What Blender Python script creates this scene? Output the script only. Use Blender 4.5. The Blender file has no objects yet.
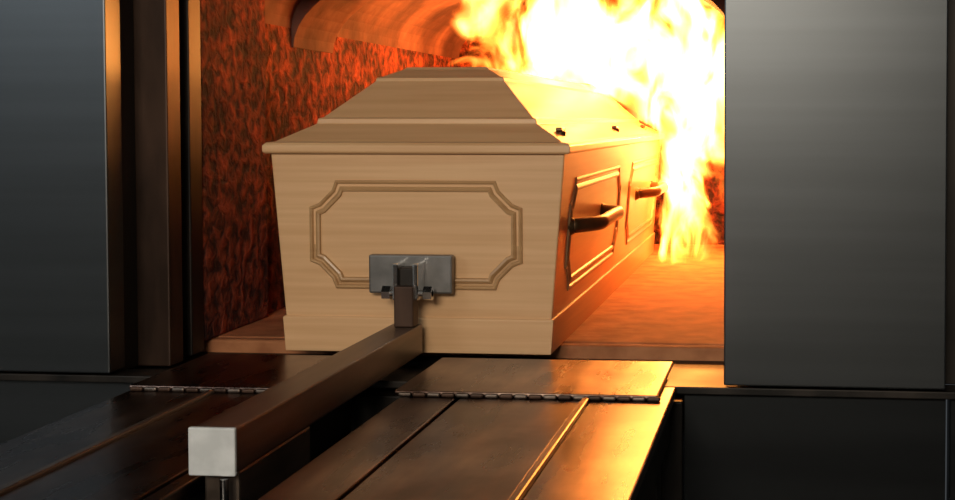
import bpy, bmesh, math
from mathutils import Vector, Euler
H=1.55  # eye height
scene=bpy.context.scene
scene.view_settings.view_transform='Standard'
col=scene.collection

# ---------------- materials
def newmat(name):
    m=bpy.data.materials.new(name); m.use_nodes=True
    nt=m.node_tree; nt.nodes.clear()
    out=nt.nodes.new('ShaderNodeOutputMaterial')
    return m,nt,out
def surf(name,c1,c2,scale=(5,5,5),nscale=1.0,detail=6,metal=0,rough=.5,rvar=.1,bump=0,bdist=.01,coat=0,lo=.35,hi=.65,big=0,dist=0):
    m,nt,out=newmat(name); N=nt.nodes; L=nt.links
    b=N.new('ShaderNodeBsdfPrincipled'); L.new(b.outputs[0],out.inputs[0])
    tc=N.new('ShaderNodeTexCoord'); mp=N.new('ShaderNodeMapping'); mp.inputs['Scale'].default_value=scale
    L.new(tc.outputs['Object'],mp.inputs[0])
    n=N.new('ShaderNodeTexNoise'); n.inputs['Scale'].default_value=nscale; n.inputs['Detail'].default_value=detail; n.inputs['Distortion'].default_value=dist
    L.new(mp.outputs[0],n.inputs[0])
    r=N.new('ShaderNodeValToRGB'); r.color_ramp.elements[0].position=lo; r.color_ramp.elements[1].position=hi
    r.color_ramp.elements[0].color=(*c1,1); r.color_ramp.elements[1].color=(*c2,1)
    L.new(n.outputs[0],r.inputs[0])
    src=r.outputs[0]
    if big:
        n2=N.new('ShaderNodeTexNoise'); n2.inputs['Scale'].default_value=big; n2.inputs['Detail'].default_value=4
        L.new(tc.outputs['Object'],n2.inputs[0])
        r2=N.new('ShaderNodeValToRGB'); r2.color_ramp.elements[0].position=.38; r2.color_ramp.elements[1].position=.62
        r2.color_ramp.elements[0].color=(.34,.28,.28,1); r2.color_ramp.elements[1].color=(1,1,1,1)
        L.new(n2.outputs[0],r2.inputs[0])
        mxn=N.new('ShaderNodeMix'); mxn.data_type='RGBA'; mxn.blend_type='MULTIPLY'; mxn.inputs[0].default_value=1
        L.new(src,mxn.inputs[6]); L.new(r2.outputs[0],mxn.inputs[7]); src=mxn.outputs[2]
    L.new(src,b.inputs['Base Color'])
    b.inputs['Metallic'].default_value=metal
    mr=N.new('ShaderNodeMapRange'); mr.inputs['To Min'].default_value=max(0,rough-rvar); mr.inputs['To Max'].default_value=rough+rvar
    L.new(n.outputs[0],mr.inputs[0]); L.new(mr.outputs[0],b.inputs['Roughness'])
    b.inputs['Coat Weight'].default_value=coat; b.inputs['Coat Roughness'].default_value=.25
    if bump:
        bp=N.new('ShaderNodeBump'); bp.inputs['Strength'].default_value=bump; bp.inputs['Distance'].default_value=bdist
        L.new(n.outputs[0],bp.inputs['Height']); L.new(bp.outputs[0],b.inputs['Normal'])
    return m
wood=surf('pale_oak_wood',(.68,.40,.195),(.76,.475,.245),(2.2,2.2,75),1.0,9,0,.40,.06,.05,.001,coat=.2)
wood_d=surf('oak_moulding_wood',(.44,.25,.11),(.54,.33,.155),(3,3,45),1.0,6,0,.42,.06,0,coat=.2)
steel=surf('brushed_steel',(.090,.098,.104),(.100,.109,.116),(1.0,1.0,25),1.0,3,1,.38,.02)
steel_lo=surf('dull_steel_panel',(.024,.026,.028),(.030,.033,.035),(1,1,12),1.0,4,1,.45,.04)
darkmetal=surf('sooty_iron',(.012,.011,.010),(.04,.033,.028),(12,12,3),1.0,6,.6,.5,.1,.3,.004)
rust=surf('heat_browned_iron',(.035,.020,.014),(.085,.048,.032),(14,14,4),1.0,6,.6,.5,.1,.3,.003)
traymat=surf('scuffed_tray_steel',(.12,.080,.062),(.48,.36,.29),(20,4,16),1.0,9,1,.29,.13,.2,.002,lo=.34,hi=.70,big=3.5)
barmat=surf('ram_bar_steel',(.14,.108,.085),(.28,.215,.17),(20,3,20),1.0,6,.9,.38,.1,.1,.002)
plate=surf('zinc_plate',(.17,.17,.165),(.24,.235,.23),(20,20,20),1.0,5,.8,.42,.06)
chrome=surf('polished_chrome',(.7,.7,.7),(.8,.8,.8),rough=.15,rvar=.03,metal=1)
hinge=surf('worn_hinge_steel',(.11,.09,.075),(.17,.14,.12),(40,40,40),rough=.45,metal=.9)
white=surf('white_end_cap',(.50,.53,.54),(.62,.65,.66),(30,30,30),rough=.5)
handlem=surf('bronzed_handle',(.10,.055,.025),(.16,.09,.04),(20,20,20),metal=.7,rough=.35,rvar=.05)
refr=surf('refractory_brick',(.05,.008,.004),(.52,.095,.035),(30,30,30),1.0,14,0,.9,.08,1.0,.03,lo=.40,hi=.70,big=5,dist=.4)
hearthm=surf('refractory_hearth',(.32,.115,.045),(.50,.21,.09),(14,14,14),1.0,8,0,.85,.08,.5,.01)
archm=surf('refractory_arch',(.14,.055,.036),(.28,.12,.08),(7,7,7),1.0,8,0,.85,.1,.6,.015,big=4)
floorm=surf('grey_floor_tile',(.10,.10,.10),(.15,.15,.15),(4,4,4),rough=.4)
wallm=surf('painted_wall',(.30,.33,.35),(.34,.37,.39),(3,3,3),rough=.8)
ceilm=surf('ceiling_paint',(.5,.52,.53),(.55,.57,.58),(3,3,3),rough=.9)

# ---------------- helpers
def group(name):
    e=bpy.data.objects.new(name,None); col.objects.link(e); return e
def mesh(name,verts,faces,mat,parent=None,bev=0,smooth=False,seg=2):
    me=bpy.data.meshes.new(name)
    me.from_pydata([(v[0],v[1],v[2]+H) for v in verts],[],faces)
    bm=bmesh.new(); bm.from_mesh(me); bmesh.ops.recalc_face_normals(bm,faces=bm.faces); bm.to_mesh(me); bm.free()
    me.materials.append(mat)
    o=bpy.data.objects.new(name,me); col.objects.link(o)
    if smooth: 
        for p in me.polygons: p.use_smooth=True
    if bev:
        b=o.modifiers.new('bevel','BEVEL'); b.width=bev; b.segments=seg; b.limit_method='ANGLE'
    if parent: o.parent=parent
    return o
CF=[(0,1,2,3),(7,6,5,4),(0,4,5,1),(1,5,6,2),(2,6,7,3),(3,7,4,0)]
def box(name,x0,x1,y0,y1,z0,z1,mat,parent=None,bev=.002):
    v=[(x0,y0,z0),(x1,y0,z0),(x1,y1,z0),(x0,y1,z0),(x0,y0,z1),(x1,y0,z1),(x1,y1,z1),(x0,y1,z1)]
    return mesh(name,v,CF,mat,parent,bev)
def boxes(name,lst,mat,parent=None,bev=.002):
    V=[];F=[]
    for (x0,x1,y0,y1,z0,z1) in lst:
        k=len(V)
        V+=[(x0,y0,z0),(x1,y0,z0),(x1,y1,z0),(x0,y1,z0),(x0,y0,z1),(x1,y0,z1),(x1,y1,z1),(x0,y1,z1)]
        F+=[tuple(i+k for i in f) for f in CF]
    return mesh(name,V,F,mat,parent,bev)
def cyl(name,p0,p1,r,mat,parent=None,n=24,r2=None,bev=0):
    p0=Vector(p0);p1=Vector(p1);d=(p1-p0).normalized()
    a=d.orthogonal().normalized();b=d.cross(a); r2=r if r2 is None else r2
    V=[];F=[]
    for i in range(n):
        t=2*math.pi*i/n; q=a*math.cos(t)+b*math.sin(t); V.append(p0+q*r)
    for i in range(n):
        t=2*math.pi*i/n; q=a*math.cos(t)+b*math.sin(t); V.append(p1+q*r2)
    for i in range(n): F.append((i,(i+1)%n,n+(i+1)%n,n+i))
    F.append(tuple(range(n-1,-1,-1)));F.append(tuple(range(n,2*n)))
    return mesh(name,V,F,mat,parent,bev,smooth=False)
def loft(name,rings,mat,parent=None,cap=True,closed=True,smooth=False,bev=0):
    V=[];F=[];n=len(rings[0])
    for r in rings: V+=r
    for i in range(len(rings)-1):
        for j in range(n if closed else n-1):
            a=i*n+j;b=i*n+(j+1)%n
            F.append((a,b,b+n,a+n))
    if cap:
        F.append(tuple(range(n-1,-1,-1)));F.append(tuple(range((len(rings)-1)*n,len(rings)*n)))
    return mesh(name,V,F,mat,parent,bev,smooth)
def tube(name,pts,r,mat,parent=None,n=14,vs=1.3):
    rings=[]
    P=[Vector(p) for p in pts]
    for i,p in enumerate(P):
        d=((P[min(i+1,len(P)-1)]-P[max(i-1,0)])).normalized()
        a=d.cross(Vector((0,0,1)))
        a=a.normalized() if a.length>.01 else Vector((1,0,0))
        b=d.cross(a).normalized()
        rings.append([p+(a*math.cos(2*math.pi*k/n)+b*math.sin(2*math.pi*k/n)*vs)*r for k in range(n)])
    return loft(name,rings,mat,parent,smooth=True)

# ---------------- coffin
coffin=group('coffin')
CX=-.763;Y0=2.64;L=2.1;Y1=Y0+L;ZB=-.485;ZT=-.068
def hw(z): return .280+(.3125-.280)*(z-ZB)/(ZT-ZB)
def ringr(h,yin,z): return [(CX-h,Y0+yin,z),(CX+h,Y0+yin,z),(CX+h,Y1-yin,z),(CX-h,Y1-yin,z)]
loft('body',[ringr(hw(ZB)-.002,.004,ZB+.0),ringr(hw(ZT),0,ZT)],wood,coffin,bev=.003)
zp=-.415
loft('plinth',[ringr(hw(ZB)+.003,-.003,ZB),ringr(hw(zp)+.003,-.003,zp),ringr(hw(zp)+.001,-.001,zp+.003)],wood,coffin,bev=.001)
lid=[(.322,-.010,-.070),(.326,-.014,-.066),(.326,-.014,-.053),(.320,-.008,-.047),(.306,.006,-.045),
(.240,.075,-.008),(.238,.077,.003),(.229,.086,.006),
(.146,.188,.086),(.144,.190,.094),(.134,.200,.097),(.099,.243,.114),(.092,.25,.120)]
loft('lid',[ringr(*a) for a in lid],wood,coffin,bev=.0015)
def outline(a0,a1,b0,b1,c):
    pts=[]
    for (ca,cb,sa,sb,flip) in [(a1,b1,-1,-1,0),(a1,b0,-1,1,1),(a0,b0,1,1,0),(a0,b1,1,-1,1)]:
        q=[(1,0),(.86,.36),(.36,.86),(0,1)]
        if flip: q=q[::-1]
        pts+=[(ca+sa*c*u,cb+sb*c*v) for u,v in q]
    return pts
prof=[(-.001,-.002),(0,.004),(.003,.0065),(.006,.0045),(.008,-.001),(.012,-.001),(.014,.0035),(.018,.0075),(.022,.006),(.024,-.002)]
def moulding(name,o,mapf,mat,k=1.0,hs=1.0):
    n=len(o);P=[Vector(p) for p in o]
    area=sum(P[i].x*P[(i+1)%n].y-P[(i+1)%n].x*P[i].y for i in range(n))
    s=1 if area>0 else -1
    mit=[]
    for i in range(n):
        d0=(P[i]-P[i-1]).normalized();d1=(P[(i+1)%n]-P[i]).normalized()
        n0=Vector((-d0.y,d0.x))*s;n1=Vector((-d1.y,d1.x))*s
        m=(n0+n1).normalized(); mit.append(m/max(.5,m.dot(n0)))
    rings=[[mapf(*(P[i]+mit[i]*off*k),h*hs) for i in range(n)] for off,h in prof]
    return loft(name,rings,mat,coffin,cap=False)
fm=lambda a,b,h:(a,Y0-h+.001,b)
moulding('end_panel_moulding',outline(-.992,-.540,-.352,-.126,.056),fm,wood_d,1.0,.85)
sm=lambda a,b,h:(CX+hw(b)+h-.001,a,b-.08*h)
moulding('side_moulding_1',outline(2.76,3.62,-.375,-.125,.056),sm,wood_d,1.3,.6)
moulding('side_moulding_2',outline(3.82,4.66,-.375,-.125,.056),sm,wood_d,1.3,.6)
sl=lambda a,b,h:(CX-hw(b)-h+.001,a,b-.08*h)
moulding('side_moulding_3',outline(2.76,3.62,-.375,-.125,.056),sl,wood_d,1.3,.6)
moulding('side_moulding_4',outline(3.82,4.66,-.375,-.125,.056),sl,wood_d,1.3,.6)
for si,s in enumerate((1,-1)):
    for hi,(a,b) in enumerate(((2.78,3.27),(4.04,4.48))):
        zz=-.230; xb=CX+s*hw(zz)
        pts=[]
        for i in range(33):
            t=i/32; u=min(t,1-t); off=.058*(math.sin(math.pi/2*min(1,u/.22)))
            pts.append((xb+s*off,a+(b-a)*t,zz+.004*math.sin(math.pi*t)))
        tube(f'handle_{si}_{hi}',pts,.0125,handlem,coffin)
        for yy in (a,b): cyl(f'rosette_{si}_{hi}_{yy}',(xb-s*.002,yy,zz),(xb+s*.010,yy,zz),.022,handlem,coffin,r2=.016)
for s in (1,-1):
    for k,yy in enumerate((2.80,3.72,4.45)):
        x=CX+s*.275; z=-.028
        cyl(f'lid_screw_{s}_{k}',(x,yy,z-.004),(x+s*.004,yy,z+.006),.013,handlem,coffin,r2=.010)
        box(f'lid_screw_wing_{s}_{k}',x-.006,x+.008,yy-.022,yy+.022,z+.004,z+.012,handlem,coffin)

# ---------------- cremation furnace (chamber)
fur=group('cremation_furnace')
XL=-1.285;XR=-.12;YB=5.05;YT=2.72;YC=3.08
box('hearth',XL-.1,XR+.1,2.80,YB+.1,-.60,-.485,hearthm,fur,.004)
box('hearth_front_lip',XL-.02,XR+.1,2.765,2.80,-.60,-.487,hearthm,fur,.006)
box('sill_plate',-1.40,-.03,2.47,2.765,-.60,-.515,darkmetal,fur)
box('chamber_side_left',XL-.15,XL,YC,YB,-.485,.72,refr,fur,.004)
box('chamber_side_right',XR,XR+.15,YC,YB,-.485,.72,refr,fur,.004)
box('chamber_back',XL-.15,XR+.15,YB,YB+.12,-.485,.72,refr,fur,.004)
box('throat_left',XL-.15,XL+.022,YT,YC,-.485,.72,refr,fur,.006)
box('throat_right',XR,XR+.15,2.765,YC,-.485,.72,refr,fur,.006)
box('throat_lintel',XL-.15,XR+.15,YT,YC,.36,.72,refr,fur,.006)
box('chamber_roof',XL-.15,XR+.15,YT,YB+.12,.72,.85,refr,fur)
def vault(name,ya,yb,zs,rise,th,mat,n=28,hwid=None):
    cx=(XL+XR)/2; w=hwid or (XR-XL)/2
    r=[]
    for y in (ya,yb):
        inn=[(cx-w*math.cos(math.pi*i/n),y,zs+rise*math.sin(math.pi*i/n)) for i in range(n+1)]
        out=[(cx-(w+th)*math.cos(math.pi*i/n),y,zs+(rise+th)*math.sin(math.pi*i/n)) for i in range(n,-1,-1)]
        r.append(inn+out)
    return loft(name,r,mat,fur)
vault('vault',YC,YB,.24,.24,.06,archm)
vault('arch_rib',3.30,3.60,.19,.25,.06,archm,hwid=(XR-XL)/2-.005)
box('post_brown_left',-1.325,-1.252,2.54,2.60,-.505,.9,rust,fur,.003)
box('post_dark_left',-1.40,-1.262,2.66,2.72,-.505,.9,darkmetal,fur,.003)
box('jamb_back_left',-1.60,-1.34,2.60,2.66,-.60,.9,darkmetal,fur)
box('jamb_right',-.105,.05,2.60,2.765,-.505,.9,darkmetal,fur,.003)
box('mouth_lintel',-1.40,-.08,2.60,2.72,.45,.9,darkmetal,fur)
box('door_track_channel',-1.345,-1.32,2.47,2.54,-.505,.9,darkmetal,fur)
fac=group('furnace_facade')
box('lower_panel_left',-3.4,-1.215,2.42,2.47,-1.5,-.512,steel,fac,.003)
box('lower_panel_mid',-1.21,-.19,2.42,2.47,-1.5,-.53,darkmetal,fac,.003)
box('lower_panel_right',-.187,.297,2.42,2.47,-1.5,-.512,steel_lo,fac,.001)
box('lower_panel_far_right',.305,3.0,2.42,2.47,-1.5,-.512,steel_lo,fac,.003)
box('toe_kick',-3.4,3.0,2.44,2.47,-1.55,-1.5,darkmetal,fac)
box('ledge',-3.4,3.0,2.40,2.47,-.511,-.497,darkmetal,fac,.002)
box('upper_panel_left',-3.4,-1.34,2.47,2.52,-.497,1.2,darkmetal,fac)
box('upper_panel_right',-.075,3.0,2.47,2.52,-.497,1.2,darkmetal,fac)
box('upper_panel_top',-1.34,-.075,2.47,2.52,.62,1.2,steel_lo,fac)
box('door_rail',-2.6,1.4,2.36,2.47,.72,.80,steel_lo,fac,.004)
d1=box('furnace_door',-1.96,-1.298,2.385,2.445,-.490,.70,steel,None,.003)
d2=box('furnace_door.001',-.111,.292,2.385,2.445,-.490,.70,steel,None,.003)

# ---------------- loading trolley
tr=group('coffin_loading_trolley')
ZTt=-.497
YA=1.0
ps=[(-1.20,-1.047),(-1.033,-.845),(-.838,-.812),(-.688,-.585),(-.578,-.357),(-.343,-.20)]
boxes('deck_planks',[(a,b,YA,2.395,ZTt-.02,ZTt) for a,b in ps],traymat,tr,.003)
boxes('deck_ridges',[(-1.047,-1.033,YA,2.27,ZTt-.018,ZTt+.006),(-.357,-.343,YA,2.27,ZTt-.018,ZTt+.006)],barmat,tr,.003)
boxes('deck_underframe',[(-1.19,-.82,YA,2.39,ZTt-.10,ZTt-.021),(-.68,-.21,YA,2.39,ZTt-.10,ZTt-.021),(-.82,-.68,YA,2.39,ZTt-.12,ZTt-.095)],darkmetal,tr,.003)
boxes('deck_legs',[(x,x+.06,y,y+.06,-1.43,ZTt-.10) for x in (-1.18,-.28) for y in (1.05,2.25)],darkmetal,tr,.003)
boxes('cross_rails',[(-1.16,-.24,y+.015,y+.045,-1.25,-1.19) for y in (1.05,2.25)],darkmetal,tr,.003)
for i,(x,y) in enumerate([(x,y) for x in (-1.15,-.25) for y in (1.08,2.28)]):
    cyl(f'wheel_{i}',(x-.02,y,-1.49),(x+.02,y,-1.49),.06,darkmetal,tr)
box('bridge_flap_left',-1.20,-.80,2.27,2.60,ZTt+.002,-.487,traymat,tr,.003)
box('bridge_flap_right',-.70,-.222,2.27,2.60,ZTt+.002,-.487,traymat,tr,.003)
k=0
lst=[];lst2=[]
x=-1.195
while x<-.235:
    if not(-.81<x<-.70):
        (lst if k%2 else lst2).append((x,x+.024,2.264,2.274,-.4968,-.489))
    x+=.0265;k+=1
boxes('hinge_knuckles',lst,hinge,tr,.003)
boxes('hinge_knuckles_dark',lst2,rust,tr,.003)

# ---------------- ram (pushing bar)
ram=group('coffin_pusher_ram')
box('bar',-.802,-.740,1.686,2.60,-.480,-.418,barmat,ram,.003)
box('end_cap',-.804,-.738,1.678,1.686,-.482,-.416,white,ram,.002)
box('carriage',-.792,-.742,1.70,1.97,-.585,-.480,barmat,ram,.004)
cyl('guide_pin',(-.752,1.675,-.585),(-.752,1.675,-.484),.006,chrome,ram)
box('post',-.784,-.744,2.545,2.585,-.418,-.335,rust,ram,.003)
box('push_plate',-.856,-.680,2.608,2.632,-.358,-.278,plate,ram,.004)
box('fork_left',-.790,-.779,2.555,2.61,-.365,-.290,chrome,ram,.003)
box('fork_right',-.748,-.737,2.555,2.61,-.365,-.290,chrome,ram,.003)
box('swivel_block',-.779,-.748,2.565,2.61,-.355,-.300,darkmetal,ram,.003)
cyl('pivot_bolt',(-.815,2.575,-.352),(-.712,2.575,-.352),.007,chrome,ram)
cyl('bolt_head_l',(-.815,2.575,-.352),(-.798,2.575,-.352),.015,chrome,ram,n=6)
cyl('bolt_head_r',(-.729,2.575,-.352),(-.712,2.575,-.352),.015,chrome,ram,n=6)

# ---------------- room
box('floor',-3.5,3.1,-3.1,5.3,-1.60,-1.55,floorm,None,0)
box('ceiling',-3.5,3.1,-3.1,2.6,1.25,1.30,ceilm,None,0)
box('wall_left',-3.5,-3.4,-3.1,2.6,-1.55,1.25,wallm,None,0)
box('wall_right',3.0,3.1,-3.1,2.6,-1.55,1.25,wallm,None,0)
box('wall_back',-3.4,3.0,-3.1,-3.0,-1.55,1.25,wallm,None,0)

# ---------------- fire volume
m,nt,out=newmat('flame_gas'); N=nt.nodes; K=nt.links
tc=N.new('ShaderNodeTexCoord')
def blob(c,r):
    s=N.new('ShaderNodeVectorMath'); s.operation='SUBTRACT'; K.new(tc.outputs['Object'],s.inputs[0]); s.inputs[1].default_value=(c[0],c[1],c[2]+H)
    d=N.new('ShaderNodeVectorMath'); d.operation='DIVIDE'; K.new(s.outputs[0],d.inputs[0]); d.inputs[1].default_value=r
    l=N.new('ShaderNodeVectorMath'); l.operation='LENGTH'; K.new(d.outputs[0],l.inputs[0])
    q=N.new('ShaderNodeMath'); q.operation='SUBTRACT'; q.inputs[0].default_value=1.0; K.new(l.outputs['Value'],q.inputs[1])
    return q.outputs[0]
def mx(a,b):
    q=N.new('ShaderNodeMath'); q.operation='MAXIMUM'; K.new(a,q.inputs[0]); K.new(b,q.inputs[1]); return q.outputs[0]
f=mx(blob((-.58,4.35,.26),(.42,.34,.27)),blob((-.350,4.55,-.18),(.090,.24,.40)))
f=mx(f,blob((-.34,4.35,.18),(.27,.32,.32)))
mp=N.new('ShaderNodeMapping'); mp.inputs['Scale'].default_value=(9,2.0,4.6); mp.inputs['Rotation'].default_value=(0,.55,0)
K.new(tc.outputs['Object'],mp.inputs[0])
n=N.new('ShaderNodeTexNoise'); n.inputs['Scale'].default_value=1; n.inputs['Detail'].default_value=5; n.inputs['Distortion'].default_value=1.5
K.new(mp.outputs[0],n.inputs[0])
ns=N.new('ShaderNodeMath'); ns.operation='MULTIPLY_ADD'; K.new(n.outputs[0],ns.inputs[0]); ns.inputs[1].default_value=3.7; ns.inputs[2].default_value=-1.81
ad=N.new('ShaderNodeMath'); ad.operation='ADD'; K.new(f,ad.inputs[0]); K.new(ns.outputs[0],ad.inputs[1])
sr=N.new('ShaderNodeMapRange'); sr.inputs['From Min'].default_value=0.0; sr.inputs['From Max'].default_value=.9
K.new(ad.outputs[0],sr.inputs[0])
cr=N.new('ShaderNodeValToRGB'); e=cr.color_ramp.elements
e[0].position=0; e[0].color=(1,.15,.006,1); e[1].position=1; e[1].color=(1,.54,.16,1)
x=e.new(.4); x.color=(1,.33,.045,1)
K.new(sr.outputs[0],cr.inputs[0])
s2=N.new('ShaderNodeMath'); s2.operation='MULTIPLY'; K.new(sr.outputs[0],s2.inputs[0]); s2.inputs[1].default_value=50
em=N.new('ShaderNodeEmission'); K.new(cr.outputs[0],em.inputs[0]); K.new(s2.outputs[0],em.inputs[1])
K.new(em.outputs[0],out.inputs['Volume'])
m.cycles.volume_step_rate=.4
cs=[(-.44,-.48),(-.20,-.48),(-.125,-.1),(-.125,.46),(-1.06,.46),(-1.06,.125),(-.66,.125),(-.425,-.035)]
loft('fire',[[(x,4.02,z) for x,z in cs],[(x,4.80,z) for x,z in cs]],m,None)

# ---------------- lights
def point(name,p,e,c,r=.06):
    l=bpy.data.lights.new(name,'POINT'); l.energy=e; l.color=c; l.shadow_soft_size=r
    o=bpy.data.objects.new(name,l); o.location=(p[0],p[1],p[2]+H); col.objects.link(o); return o
point('fire_light_top',(-.52,4.3,.30),7,(1,.26,.04),.05)
point('fire_light_side',(-.30,4.45,.0),19,(1,.30,.05),.04)
point('fire_light_rear',(-.75,4.6,.30),10,(1,.20,.03),.05)
point('fire_light_mouth',(-.27,3.95,.16),20,(1,.32,.05),.03)
def area(name,p,t,e,c,sx,sy):
    l=bpy.data.lights.new(name,'AREA'); l.shape='RECTANGLE'; l.size=sx; l.size_y=sy; l.energy=e; l.color=c
    o=bpy.data.objects.new(name,l); o.location=(p[0],p[1],p[2]+H); col.objects.link(o)
    d=Vector(t)-Vector(p); o.rotation_euler=d.to_track_quat('-Z','Y').to_euler(); return o
area('ceiling_lamp',(-.5,-1.5,.95),(-.75,2.6,-.2),72,(1,.87,.71),1.2,.6)
area('door_fill_left',(-2.9,-.2,1.1),(-2.0,2.4,-.2),16,(.85,.94,1),1.0,1.0)  # added fill, no known lamp; brightens the reflection in the left door
w=bpy.data.worlds.new('world'); scene.world=w; w.use_nodes=True
w.node_tree.nodes['Background'].inputs[0].default_value=(.05,.055,.06,1)

# ---------------- camera
cam=bpy.data.cameras.new('camera'); co=bpy.data.objects.new('camera',cam); col.objects.link(co)
cam.sensor_width=36; cam.lens=36*1300/955
cam.shift_x=-(660-477.5)/955; cam.shift_y=(165-250)/955
co.location=(0,0,H)
co.rotation_euler=Euler((math.radians(90-1.98),0,math.radians(5.49)),'XYZ')
scene.camera=co
